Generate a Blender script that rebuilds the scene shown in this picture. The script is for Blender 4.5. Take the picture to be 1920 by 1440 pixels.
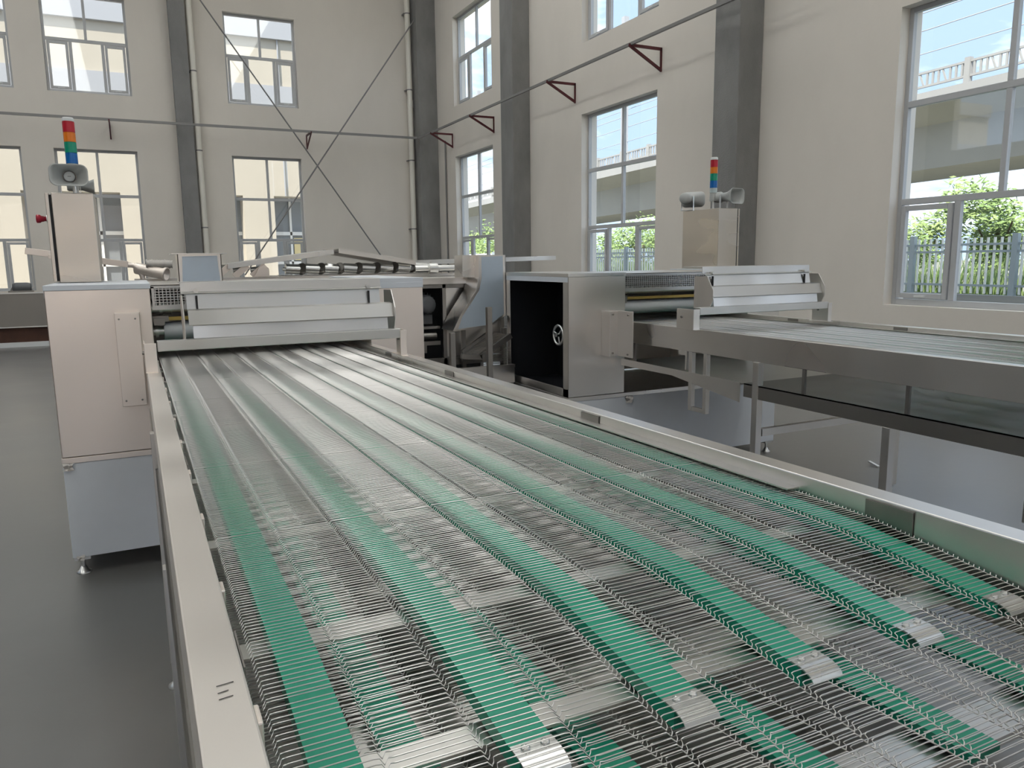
import bpy, math, random
from mathutils import Vector, Matrix
PI = math.pi
random.seed(7)
for o in list(bpy.data.objects):
    bpy.data.objects.remove(o)
SC = bpy.context.scene
COL = SC.collection

# ------------------------------------------------------------------ camera
yaw, pitch, roll, FPX = .4536, .1608, -.0127, 1433.0
cy, sy, cp, sp, cr, sr = math.cos(yaw), math.sin(yaw), math.cos(pitch), math.sin(pitch), math.cos(roll), math.sin(roll)
fwd = Vector((sy*cp, cy*cp, -sp)); rgt = Vector((cy, -sy, 0)); upv = rgt.cross(fwd)
r2 = cr*rgt + sr*upv; u2 = -sr*rgt + cr*upv
cd = bpy.data.cameras.new('camera'); cam = bpy.data.objects.new('camera', cd); COL.objects.link(cam)
m = Matrix((r2, u2, -fwd)).transposed().to_4x4(); m.translation = (0, 0, 1.5)
cam.matrix_world = m
cd.sensor_width = 36; cd.sensor_fit = 'HORIZONTAL'; cd.lens = FPX/1920*36; cd.clip_start = .05; cd.clip_end = 400
SC.camera = cam
SC.view_settings.view_transform = 'Standard'; SC.view_settings.look = 'None'
SC.view_settings.gamma = 1; SC.view_settings.use_curve_mapping = False
SC.view_settings.exposure = 1.98
cyc = SC.cycles
cyc.use_denoising = True
cyc.max_bounces = 8; cyc.diffuse_bounces = 4; cyc.glossy_bounces = 5; cyc.transmission_bounces = 4; cyc.transparent_max_bounces = 12
cyc.sample_clamp_indirect = 6; cyc.caustics_reflective = False; cyc.caustics_refractive = False

# ------------------------------------------------------------------ world, sun
W = bpy.data.worlds.new('sky'); SC.world = W; W.use_nodes = True
nt = W.node_tree; nt.nodes.clear()
out = nt.nodes.new('ShaderNodeOutputWorld'); bg = nt.nodes.new('ShaderNodeBackground')
tc = nt.nodes.new('ShaderNodeTexCoord'); mp = nt.nodes.new('ShaderNodeMapping'); mp.inputs['Scale'].default_value = (1, 1, 3.2)
nz = nt.nodes.new('ShaderNodeTexNoise'); nz.inputs['Scale'].default_value = 2.3; nz.inputs['Detail'].default_value = 6; nz.inputs['Roughness'].default_value = .62
rp = nt.nodes.new('ShaderNodeValToRGB')
rp.color_ramp.elements[0].position = .46; rp.color_ramp.elements[0].color = (.165, .225, .32, 1)
rp.color_ramp.elements[1].position = .72; rp.color_ramp.elements[1].color = (.84, .88, .92, 1)
nt.links.new(tc.outputs['Generated'], mp.inputs['Vector']); nt.links.new(mp.outputs[0], nz.inputs['Vector'])
nt.links.new(nz.outputs['Fac'], rp.inputs['Fac']); nt.links.new(rp.outputs[0], bg.inputs['Color'])
bg.inputs['Strength'].default_value = 1.25
nt.links.new(bg.outputs[0], out.inputs['Surface'])
sd = bpy.data.lights.new('sun', 'SUN'); sd.energy = 2.6; sd.angle = .02; sd.color = (1, .94, .84)
sun = bpy.data.objects.new('sun', sd); COL.objects.link(sun)
sun.rotation_euler = Vector((.50, .36, -.79)).to_track_quat('-Z', 'Y').to_euler()

# ------------------------------------------------------------------ materials
def mat(name, col, rough=.5, metal=0.0, var=0.0, vscale=(4, 4, 4), col2=None, rvar=0.0, bump=0.0, bscale=60, spec=None, detail=4):
    mt = bpy.data.materials.new(name); mt.use_nodes = True
    n = mt.node_tree; b = n.nodes['Principled BSDF']
    b.inputs['Base Color'].default_value = (*col, 1); b.inputs['Roughness'].default_value = rough; b.inputs['Metallic'].default_value = metal
    if spec is not None: b.inputs['Specular IOR Level'].default_value = spec
    if var or rvar or col2:
        t = n.nodes.new('ShaderNodeTexCoord'); mpp = n.nodes.new('ShaderNodeMapping'); mpp.inputs['Scale'].default_value = vscale
        z = n.nodes.new('ShaderNodeTexNoise'); z.inputs['Scale'].default_value = 1; z.inputs['Detail'].default_value = detail; z.inputs['Roughness'].default_value = .6
        n.links.new(t.outputs['Object'], mpp.inputs['Vector']); n.links.new(mpp.outputs[0], z.inputs['Vector'])
        r = n.nodes.new('ShaderNodeValToRGB'); r.color_ramp.elements[0].position = .32; r.color_ramp.elements[1].position = .68
        c2 = col2 if col2 else tuple(min(1, c*(1+var)) for c in col); c1 = col if col2 else tuple(c*(1-var) for c in col)
        r.color_ramp.elements[0].color = (*c1, 1); r.color_ramp.elements[1].color = (*c2, 1)
        n.links.new(z.outputs['Fac'], r.inputs['Fac'])
        if var or col2: n.links.new(r.outputs[0], b.inputs['Base Color'])
        if rvar:
            q = n.nodes.new('ShaderNodeMapRange'); q.inputs['From Min'].default_value = .3; q.inputs['From Max'].default_value = .7
            q.inputs['To Min'].default_value = max(.02, rough-rvar); q.inputs['To Max'].default_value = rough+rvar
            n.links.new(z.outputs['Fac'], q.inputs['Value']); n.links.new(q.outputs[0], b.inputs['Roughness'])
    if bump:
        t = n.nodes.new('ShaderNodeTexCoord'); z = n.nodes.new('ShaderNodeTexNoise'); z.inputs['Scale'].default_value = bscale; z.inputs['Detail'].default_value = 3
        n.links.new(t.outputs['Object'], z.inputs['Vector'])
        bp = n.nodes.new('ShaderNodeBump'); bp.inputs['Strength'].default_value = bump; bp.inputs['Distance'].default_value = .01
        n.links.new(z.outputs['Fac'], bp.inputs['Height']); n.links.new(bp.outputs[0], b.inputs['Normal'])
    return mt
STEEL = mat('brushed_stainless', (.72, .695, .66), .32, 1, 0, (1.6, 2.2, 1.6), rvar=.05, detail=1)
BOXM = mat('control_box_stainless', (.60, .56, .50), .30, 1, 0, (1.2, 1.2, 3.0), rvar=.10, detail=2)
HOODM = mat('hood_stainless', (.62, .615, .595), .40, 1, 0, (3, 2, 2), rvar=.10, detail=1)
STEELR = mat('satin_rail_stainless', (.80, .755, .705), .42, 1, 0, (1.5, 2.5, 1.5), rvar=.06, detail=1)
STEELP = mat('pale_stainless', (.88, .80, .73), .44, 1, 0, (2.2, 2.2, 1.6), rvar=.09, detail=1)
STEELB = mat('bright_stainless', (.72, .72, .70), .30, 1, 0, (2, 3, 2), rvar=.05, detail=1)
WIRE = mat('belt_wire', (.72, .70, .675), .30, 1)
DSTEEL = mat('dull_and_shaded_stainless', (.30, .285, .265), .40, 1, 0, (2, 3, 2), rvar=.06, detail=1)  # dull steel; its dark tone also stands for shade on the crumb tray
FILM = mat('blue_protective_film', (.76, .80, .85), .42, 0, .04, (2, 2, 2), rvar=.05)
FILMD = mat('blue_film_on_steel', (.54, .63, .72), .33, .25, .05, (3, 3, 3), rvar=.05)
GREEN = mat('green_plastic', (.015, .36, .22), .38, 0, .06, (3, 3, 3))
WALL = mat('grey_plaster', (.76, .715, .65), .85, 0, .04, (.7, .7, .35), bump=.15, bscale=14)
CEIL = mat('ceiling_panel', (.30, .30, .29), .8)
CONC = mat('column_plaster', (.21, .208, .205), .85, 0, col2=(.27, .266, .26), vscale=(2.2, 2.2, 1.1), bump=.6, bscale=55)
FLOOR = mat('floor_concrete', (.115, .112, .107), .34, 0, spec=.8, col2=(.145, .142, .136), vscale=(.55, .9, 1), rvar=.04, bump=.05, bscale=9, detail=3)
FLOOR.node_tree.nodes['Principled BSDF'].inputs['Coat Weight'].default_value = .2; FLOOR.node_tree.nodes['Principled BSDF'].inputs['Coat Roughness'].default_value = .22
UPVC = mat('window_frame_white', (.50, .51, .52), .35)
PIPE = mat('cream_pvc', (.80, .77, .69), .45)
REDB = mat('maroon_paint', (.09, .012, .016), .5)
RODM = mat('grey_steel_rod', (.26, .255, .25), .5, .4)
HORN = mat('horn_grey_plastic', (.50, .515, .50), .42)
WHITEP = mat('white_plastic', (.72, .74, .74), .35)
ROLLW = mat('white_roller', (.66, .69, .70), .38)
DARK = mat('dark_rubber', (.012, .012, .013), .55)
SHADEI = mat('interior_shade', (.03, .032, .036), .35, .3)  # shade inside the open cabinet, put into the colour
BRASS = mat('brass_bar', (.45, .33, .10), .4, .8)
REDP = mat('red_button', (.45, .015, .04), .35)
LRED = mat('red_lens', (.55, .012, .03), .25); LORG = mat('orange_lens', (.85, .22, .01), .25)
LGRN = mat('green_lens', (.0, .33, .20), .25); LBLU = mat('blue_lens', (.0, .14, .48), .25); LCLR = mat('clear_lens', (.55, .65, .66), .2)
WOOD = mat('brown_timber', (.075, .028, .014), .6, 0, .3, (2, 20, 2))
MOTOR = mat('motor_grey', (.14, .145, .15), .5, .2)
PAPER = mat('creased_film', (.60, .57, .53), .45, .25, .12, (9, 9, 9), rvar=.1)
LEAF = mat('tree_leaf', (.13, .23, .065), .6, 0, col2=(.30, .39, .14), vscale=(1.2, 1.2, 1.2))
GRASS = mat('outside_grass', (.21, .215, .16), .9, 0, col2=(.28, .27, .22), vscale=(1.3, 1.3, 1.3))
BARK = mat('tree_bark', (.12, .09, .06), .9)
BRIDGE = mat('viaduct_concrete', (.33, .33, .325), .85, 0, .07, (.35, .35, .35))
FENCEM = mat('white_fence_paint', (.92, .93, .90), .5); FPOST = mat('fence_post_grey', (.36, .42, .46), .5)
FACADE = mat('cream_facade', (.46, .42, .35), .8, 0, .05, (.4, .4, .4))
FGREY = mat('facade_grey', (.36, .37, .39), .7); FGLASS = mat('facade_glazing', (.20, .22, .24), .3)
FYEL = mat('yellow_board', (.70, .58, .30), .7); FWHITE = mat('white_mullion', (.75, .75, .73), .6)
def glassmat():
    mt = bpy.data.materials.new('window_glass'); mt.use_nodes = True; n = mt.node_tree; n.nodes.clear()
    o = n.nodes.new('ShaderNodeOutputMaterial'); tr = n.nodes.new('ShaderNodeBsdfTransparent'); tr.inputs[0].default_value = (.95, .955, .95, 1)
    gl = n.nodes.new('ShaderNodeBsdfGlossy'); gl.inputs['Roughness'].default_value = .02
    mx = n.nodes.new('ShaderNodeMixShader'); mx.inputs[0].default_value = .07
    n.links.new(tr.outputs[0], mx.inputs[1]); n.links.new(gl.outputs[0], mx.inputs[2]); n.links.new(mx.outputs[0], o.inputs[0]); return mt
GLASS = glassmat()
def perfmat():
    mt = mat('perforated_guard', (.55, .55, .54), .35, 1)
    return mt
PERF = perfmat()
def added_rooflight():  # diffusing sheet for the added, unseen roof openings
    mt = bpy.data.materials.new('added_translucent_sheet'); mt.use_nodes = True; n = mt.node_tree; n.nodes.clear()
    o = n.nodes.new('ShaderNodeOutputMaterial'); t = n.nodes.new('ShaderNodeBsdfTranslucent'); t.inputs[0].default_value = (.88, .87, .84, 1)
    n.links.new(t.outputs[0], o.inputs[0]); return mt
ROOFL = added_rooflight()

# ------------------------------------------------------------------ mesh helpers
class MB:
    def __init__(s): s.v = []; s.f = []; s.sm = []
    def face(s, idx, smooth=False): s.f.append(idx); s.sm.append(smooth)
    def box(s, x0, x1, y0, y1, z0, z1):
        b = len(s.v)
        s.v += [(x0,y0,z0),(x1,y0,z0),(x1,y1,z0),(x0,y1,z0),(x0,y0,z1),(x1,y0,z1),(x1,y1,z1),(x0,y1,z1)]
        for q in ((3,2,1,0),(4,5,6,7),(0,1,5,4),(1,2,6,5),(2,3,7,6),(3,0,4,7)): s.face([b+k for k in q])
        return s
    def prism(s, poly, axis, a0, a1):
        # poly: list of 2-D points in the two remaining axes (order x,y,z without axis)
        b = len(s.v); n = len(poly)
        for a in (a0, a1):
            for p in poly:
                c = list(p); c.insert(axis, a); s.v.append(tuple(c))
        s.face([b+k for k in range(n)][::-1]); s.face([b+n+k for k in range(n)])
        for k in range(n):
            j = (k+1) % n; s.face([b+k, b+j, b+n+j, b+n+k])
        return s
    def bar(s, p0, p1, w, h, up=(0,0,1)):
        p0 = Vector(p0); p1 = Vector(p1); d = (p1-p0).normalized(); u = Vector(up)
        r = d.cross(u).normalized(); u = r.cross(d).normalized(); b = len(s.v)
        for p in (p0, p1):
            for a, c in ((-1,-1),(1,-1),(1,1),(-1,1)): s.v.append(tuple(p + r*a*w/2 + u*c*h/2))
        for q in ((3,2,1,0),(4,5,6,7),(0,1,5,4),(1,2,6,5),(2,3,7,6),(3,0,4,7)): s.face([b+k for k in q])
        return s
    def cyl(s, p0, p1, r, n=16, r1=None, caps=True):
        p0 = Vector(p0); p1 = Vector(p1); d = (p1-p0).normalized(); r1 = r if r1 is None else r1
        u = d.orthogonal().normalized(); w = d.cross(u); b = len(s.v)
        for p, rr in ((p0, r), (p1, r1)):
            for k in range(n):
                a = 2*PI*k/n; s.v.append(tuple(p + u*math.cos(a)*rr + w*math.sin(a)*rr))
        for k in range(n):
            j = (k+1) % n; s.face([b+k, b+j, b+n+j, b+n+k], True)
        if caps:
            for o_, rev in ((0, True), (n, False)):
                c = len(s.v); s.v += [s.v[b+o_+k] for k in range(n)]
                q = [c+k for k in range(n)]; s.face(q[::-1] if rev else q)
        return s
    def lathe(s, c, d, prof, n=20):
        c = Vector(c); d = Vector(d).normalized(); u = d.orthogonal().normalized(); w = d.cross(u); b = len(s.v)
        for t, r in prof:
            for k in range(n):
                a = 2*PI*k/n; s.v.append(tuple(c + d*t + u*math.cos(a)*r + w*math.sin(a)*r))
        for i in range(len(prof)-1):
            for k in range(n):
                j = (k+1) % n; s.face([b+i*n+k, b+i*n+j, b+(i+1)*n+j, b+(i+1)*n+k], True)
        return s
    def tube(s, pts, r, n=6):
        b = len(s.v); m_ = len(pts); P = [Vector(p) for p in pts]; ref = None
        for i in range(m_):
            d = (P[min(i+1, m_-1)]-P[max(i-1, 0)]).normalized()
            if ref is None: ref = d.orthogonal().normalized()
            u = (ref - d*ref.dot(d)).normalized(); ref = u; w = d.cross(u)
            for k in range(n):
                a = 2*PI*k/n; s.v.append(tuple(P[i] + u*math.cos(a)*r + w*math.sin(a)*r))
        for i in range(m_-1):
            for k in range(n):
                j = (k+1) % n; s.face([b+i*n+k, b+i*n+j, b+(i+1)*n+j, b+(i+1)*n+k], True)
        return s
    def build(s, name, material, parent=None, bevel=0, solid=0):
        me = bpy.data.meshes.new(name); me.from_pydata(s.v, [], s.f); me.polygons.foreach_set('use_smooth', s.sm); me.update()
        ob = bpy.data.objects.new(name, me); COL.objects.link(ob); me.materials.append(material)
        if parent is not None:
            ob.parent = parent
            if parent.type == 'EMPTY' and 'base' in parent:
                ob.matrix_parent_inverse = Matrix.Translation(Vector(parent['base'])).inverted()
        if bevel:
            md = ob.modifiers.new('bevel', 'BEVEL'); md.width = bevel; md.segments = 2; md.limit_method = 'ANGLE'; md.angle_limit = .6
        return ob
def tag(o, label, cat, group=None, kind=None):
    o['label'] = label; o['category'] = cat
    if group: o['group'] = group
    if kind: o['kind'] = kind
    return o
def thing(name, label, cat, base=(0,0,0), group=None, kind=None):
    """an Empty at the thing's base; its parts are modelled in world coordinates"""
    o = bpy.data.objects.new(name, None); COL.objects.link(o); o.empty_display_size = .05
    o.location = base; o['base'] = tuple(float(c) for c in base)
    return tag(o, label, cat, group, kind)
def struct(o): o['kind'] = 'structure'; return o
def copy_tree(o, parent=None):
    c = o.copy(); COL.objects.link(c)
    if parent is not None: c.parent = parent; c.matrix_parent_inverse = o.matrix_parent_inverse.copy()
    for ch in [x for x in bpy.data.objects if x.parent == o]: copy_tree(ch, c)
    return c

# ------------------------------------------------------------------ building shell
XW, YB, HC = 8.0, 21.5, 11.0
XL, YF = -13.0, -9.0
def wall(name, axis, pos, thick, a0, a1, z0, z1, holes, m_=None):
    """axis 0: wall in plane x=pos (a = y); axis 1: plane y=pos (a = x). thick is signed, outward."""
    A = sorted({a0, a1, *[h[0] for h in holes], *[h[1] for h in holes]}); Z = sorted({z0, z1, *[h[2] for h in holes], *[h[3] for h in holes]})
    mb = MB(); vid = {}
    def P(a, z, s_):
        k = (a, z, s_)
        if k not in vid:
            q = pos + thick*s_; vid[k] = len(mb.v); mb.v.append((q, a, z) if axis == 0 else (a, q, z))
        return vid[k]
    def solid(i, j):
        if i < 0 or j < 0 or i >= len(A)-1 or j >= len(Z)-1: return False
        am = (A[i]+A[i+1])/2; zm = (Z[j]+Z[j+1])/2
        return not any(h[0] < am < h[1] and h[2] < zm < h[3] for h in holes)
    for i in range(len(A)-1):
        for j in range(len(Z)-1):
            if not solid(i, j): continue
            a, b, c, d = A[i], A[i+1], Z[j], Z[j+1]
            mb.face([P(a,c,0),P(b,c,0),P(b,d,0),P(a,d,0)]); mb.face([P(a,d,1),P(b,d,1),P(b,c,1),P(a,c,1)])
            if not solid(i-1, j): mb.face([P(a,c,0),P(a,d,0),P(a,d,1),P(a,c,1)])
            if not solid(i+1, j): mb.face([P(b,c,1),P(b,d,1),P(b,d,0),P(b,c,0)])
            if not solid(i, j-1): mb.face([P(a,c,1),P(b,c,1),P(b,c,0),P(a,c,0)])
            if not solid(i, j+1): mb.face([P(a,d,0),P(b,d,0),P(b,d,1),P(a,d,1)])
    return struct(mb.build(name, m_ or WALL))
LO, HI = (.92, 4.25), (5.54, 7.76)
ryc = [5.08, 12.0, 18.5]; ry_all = ryc + [-1.9, -6.6]
bxc = [(-8.9, -7.1), (-6.35, -4.6), (-3.9, -2.12), (-1.46, .32), (2.52, 4.29)]
wall('wall_right', 0, XW, .35, YF, YB+.35, 0, HC, [(c-1.2, c+1.2, *z) for c in ry_all for z in (LO, HI)])
wall('wall_back', 1, YB, .35, XL, XW, 0, HC, [(*x, *z) for x in bxc for z in (LO, HI)])
wall('wall_left', 0, XL, -.35, YF, YB, 0, HC, [(c-1.9, c+1.9, *z) for c in (7, 13, 18.5) for z in (HI,)], mat('darkened_unseen_plaster', (.26, .25, .23), .85))  # unseen wall, darkened to dim what the steel reflects
wall('wall_front', 1, YF, -.35, XL, XW, 0, HC, [(-6.5, 1.5, 0, 5.0), *[(c-1.2, c+1.2, *z) for c in (-10, 4.8) for z in (LO, HI)]])
struct(MB().box(XL-.35, XW+.35, YF-.35, YB+.35, -.2, 0).build('floor', FLOOR))
cm = MB()
sky = [(-10.2, -7.8), (-3.7, -1.3), (3.3, 5.7)]   # three long unseen roof openings, added for light from above
xs = [XL-.35] + [v for p in sky for v in p] + [XW+.35]
for k in range(0, len(xs), 2): cm.box(xs[k], xs[k+1], YF-.35, YB+.35, HC, HC+.2)
for k in range(3): cm.box(*sky[k], YF-.35, YF+1.5, HC, HC+.2).box(*sky[k], YB-3.0, YB+.35, HC, HC+.2)
ceil_ = struct(cm.build('ceiling', CEIL))
rl_ = MB()
for k in range(3): rl_.box(*sky[k], YF+1.5, YB-3.0, HC+.08, HC+.09)
rl_.build('added_roof_light', ROOFL, ceil_)

# windows ---------------------------------------------------------------
def window(idx, axis, pos, out_, a0, a1, z0, z1, trans, handle=True):
    """frame set back in the wall; axis/pos as in wall(); out_ = +1 outward"""
    F = .055; D0 = pos + out_*.14; D1 = pos + out_*.20; DM = (D0+D1)/2
    def bx(mb, aa, bb, c, d, e0=D0, e1=D1):
        e0, e1 = min(e0, e1), max(e0, e1)
        return mb.box(e0, e1, aa, bb, c, d) if axis == 0 else mb.box(aa, bb, e0, e1, c, d)
    fr = MB(); w = a1-a0; mid = (a0+a1)/2; dl, dr = a0+w*.31, a0+w*.69
    bx(fr, a0, a0+F, z0, z1); bx(fr, a1-F, a1, z0, z1); bx(fr, a0+F, a1-F, z0, z0+.07); bx(fr, a0+F, a1-F, z1-F, z1)
    tops = list(trans) + [z1]
    for t in trans: bx(fr, a0+F, a1-F, t-.035, t+.035)
    for k, t in enumerate(trans):
        bx(fr, mid-.03, mid+.03, t+.035, (tops[k+1]-(.035 if k+1 < len(tops)-1 else F)))
    bx(fr, dl-.035, dl+.035, z0+.07, trans[0]-.035); bx(fr, dr-.035, dr+.035, z0+.07, trans[0]-.035)
    f = struct(fr.build(f'window_{idx}', UPVC, bevel=.004))
    G0, G1 = DM-.004, DM+.004
    for k, t in enumerate(trans):
        zt = tops[k+1]-(.035 if k+1 < len(tops)-1 else F)
        for u, v in ((a0+F, mid-.03), (mid+.03, a1-F)): bx(MB(), u, v, t+.035, zt, G0, G1).build('pane', GLASS, f)
    bx(MB(), dl+.035, dr-.035, z0+.07, trans[0]-.035, G0, G1).build('pane', GLASS, f)
    for u, v in ((a0+F+.012, dl-.045), (dr+.045, a1-F-.012)):
        s_ = MB(); zb, zt = z0+.082, trans[0]-.047; S = .058; e0, e1 = pos+out_*.125, pos+out_*.185
        bx(s_, u, u+S, zb, zt, e0, e1); bx(s_, v-S, v, zb, zt, e0, e1); bx(s_, u+S, v-S, zb, zb+S, e0, e1); bx(s_, u+S, v-S, zt-S, zt, e0, e1)
        so = s_.build('sash', UPVC, f, bevel=.004)
        bx(MB(), u+S, v-S, zb+S, zt-S, DM-.010, DM-.002).build('pane', GLASS, so)
        cm_ = (u+v)/2; bx(MB(), cm_-.07, cm_+.07, zb+.015, zb+.035, pos+out_*.11, pos+out_*.125).build('handle', WHITEP, so)
    return f
wi = 1
for c in ryc:
    window(wi, 0, XW, 1, c-1.2, c+1.2, *LO, (2.11, 3.2)); wi += 1
for c in ryc[1:]:
    window(wi, 0, XW, 1, c-1.2, c+1.2, *HI, (6.74,)); wi += 1
for x in bxc[2:]:
    window(wi, 1, YB, 1, *x, *LO, (2.11, 3.17)); wi += 1
    window(wi, 1, YB, 1, *x, *HI, (6.74,)); wi += 1

# columns ---------------------------------------------------------------
ti = 1
for (x0, x1, y0, y1) in ((XW-.42, XW, 8.42, 8.92), (XW-.42, XW, 15.35, 15.95), (XW-.55, XW, YB-.55, YB), (1.25, 1.63, YB-.28, YB)):
    struct(MB().box(x0, x1, y0, y1, 0, HC).build(f'trim_{ti}', CONC, bevel=.012)); ti += 1

def pipe(label, x, y, r):
    t = thing('drain_pipe', label, 'pipe', (x, y, 0))
    MB().cyl((x, y, 0), (x, y, HC), r, 16).build('tube', PIPE, t)
    for z in (2.4, 4.3, 6.2, 8.2):
        MB().cyl((x, y, z), (x, y, z+.03), r+.008, 16).box(x-r-.03, x-r+.02, y, YB-.004, z, z+.03).build('clamp', RODM, t)
    MB().cyl((x, y, 5.75), (x, y, 5.95), r+.01, 16).build('coupling', PIPE, t)
pipe('cream drain pipe beside the grey pilaster left of the braces', 1.73, YB-.18, .07)
pipe('cream drain pipe in the far corner beside the dark corner column', 7.33, YB-.18, .075)
t = thing('conduit', 'thin grey conduit running down the right wall in the far corner', 'conduit', (XW-.03, 20.35, 0))
MB().cyl((XW-.03, 20.35, 0), (XW-.03, 20.35, 4.75), .022, 10).build('tube', RODM, t)

# service rail on brackets ----------------------------------------------
rail = MB()
rail.bar((7.4, 20.9, 4.87), (7.4, 7.5, 4.87), .04, .045).bar((7.4, 20.9, 4.87), (-6, 20.9, 4.87), .05, .055)
tag(rail.build('conduit_run', RODM), 'long thin grey conduit carried on maroon brackets around both walls', 'conduit')
def bracket(label, px, py, axis):
    if axis == 0: A = (XW, py, 4.85); T = (XW-.64, py, 4.85); B = (XW, py, 4.50); up = (0, 1, 0)
    else: A = (px, YB, 4.85); T = (px, YB-.64, 4.85); B = (px, YB, 4.50); up = (1, 0, 0)
    o = MB().bar(A, T, .045, .03, up).bar((A[0], A[1], 4.87), B, .05, .03, up).bar((B[0], B[1], 4.52), T, .045, .025, up)
    o.bar(A, T, .012, .035, (0,0,1))
    o = o.build('wall_bracket', REDB); tag(o, label, 'bracket', 'maroon triangular brackets under the conduit')
for py, lab in ((10.7, 'maroon triangular bracket nearest the camera on the right wall'), (13.43, 'maroon bracket right of the middle wall column'),
                (17.2, 'maroon bracket left of the middle wall column'), (19.85, 'maroon bracket on the right wall nearest the far corner')):
    bracket(lab, 0, py, 0)
for px, lab in ((-.23, 'maroon bracket on the back wall above the signal tower window'), (4.45, 'maroon bracket on the back wall beside the crossed brace rods')):
    bracket(lab, px, 0, 1)
for (a, b, lab) in (((1.75, 8.2), (6.6, 1.2), 'long brace rod falling to the right across the back wall'), ((7.55, 8.15), (2.6, 1.2), 'long brace rod falling to the left across the back wall')):
    yy = YB-.34 if a[0] < 3 else YB-.37
    tag(MB().cyl((a[0], yy, a[1]), (b[0], yy, b[1]), .018, 8).build('brace_rod', RODM), lab, 'rod', 'crossed brace rods')

# ------------------------------------------------------------------ conveyor
BX0, BX1, NJ = .066, 1.078, 11           # belt edges and spans (local to the rail's outer left edge)
JS = (BX1-BX0)/NJ
ZPTS = [(-.3, -.42), (-.1, -.27), (.1, -.175), (.3, -.125), (.45, -.095), (.6, -.068), (.73, -.050), (.85, -.036), (1.0, -.031), (9, -.031)]
def zb(y):
    for (a, za), (b, z_b) in zip(ZPTS, ZPTS[1:]):
        if y <= b:
            s_ = (y-a)/(b-a); return za+(z_b-za)*s_
    return -.031
def belt_mesh(y0, y1, zf, r=.0009, pitch=.0083, seed=3):
    rnd = random.Random(seed); mb = MB(); n = int(round((y1-y0)/pitch)); K = 4
    ang = [(math.cos(2*PI*k/K), math.sin(2*PI*k/K)) for k in range(K)]
    for i in range(n):
        y = y0 + i*pitch; jit = rnd.uniform(-.0007, .0007); pts = []
        seam = (i % 61 == 0)
        for k in range(NJ+1):
            xj = BX0 + k*JS; up_r = (k % 2 == 0)          # spans right of even joints are stepped forward
            o0, o1 = (0.0, .0046) if up_r else (.0046, 0.0)
            if k > 0:
                pts += [(xj-.0085, o0, 0), (xj-.0035, o0*.75 + (0 if up_r else 0), 0)]
            pts += [(xj-.0008, -.0052 if up_r else -.0048, -.0012), (xj+.0016, -.0035, .0016)]
            if k < NJ:
                pts += [(xj+.0040, o1*.55, .0012), (xj+.0095, o1, .0002)]
        b = len(mb.v); ex = .0028 if seam else 0
        for (x, dy, dz) in pts:
            yy = y+dy+jit+ex; z = zf(yy)+dz
            for c, s_ in ang: mb.v.append((x + (0.0), yy + c*r, z + s_*r))
        for q in range(len(pts)-1):
            for k in range(K):
                j = (k+1) % K; mb.face([b+q*K+k, b+q*K+j, b+(q+1)*K+j, b+(q+1)*K+k], True)
    return mb
def foot(mb, x, y, zt):
    mb.cyl((x, y, .018), (x, y, zt), .009, 10); mb.lathe((x, y, 0), (0, 0, 1), [(0, .034), (.006, .034), (.012, .022), (.03, .013), (.035, 0)], 16)
    mb.cyl((x, y, zt-.022), (x, y, zt-.008), .016, 6); return mb
STRIPX = [.117 + .1845*k for k in range(6)]
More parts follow.
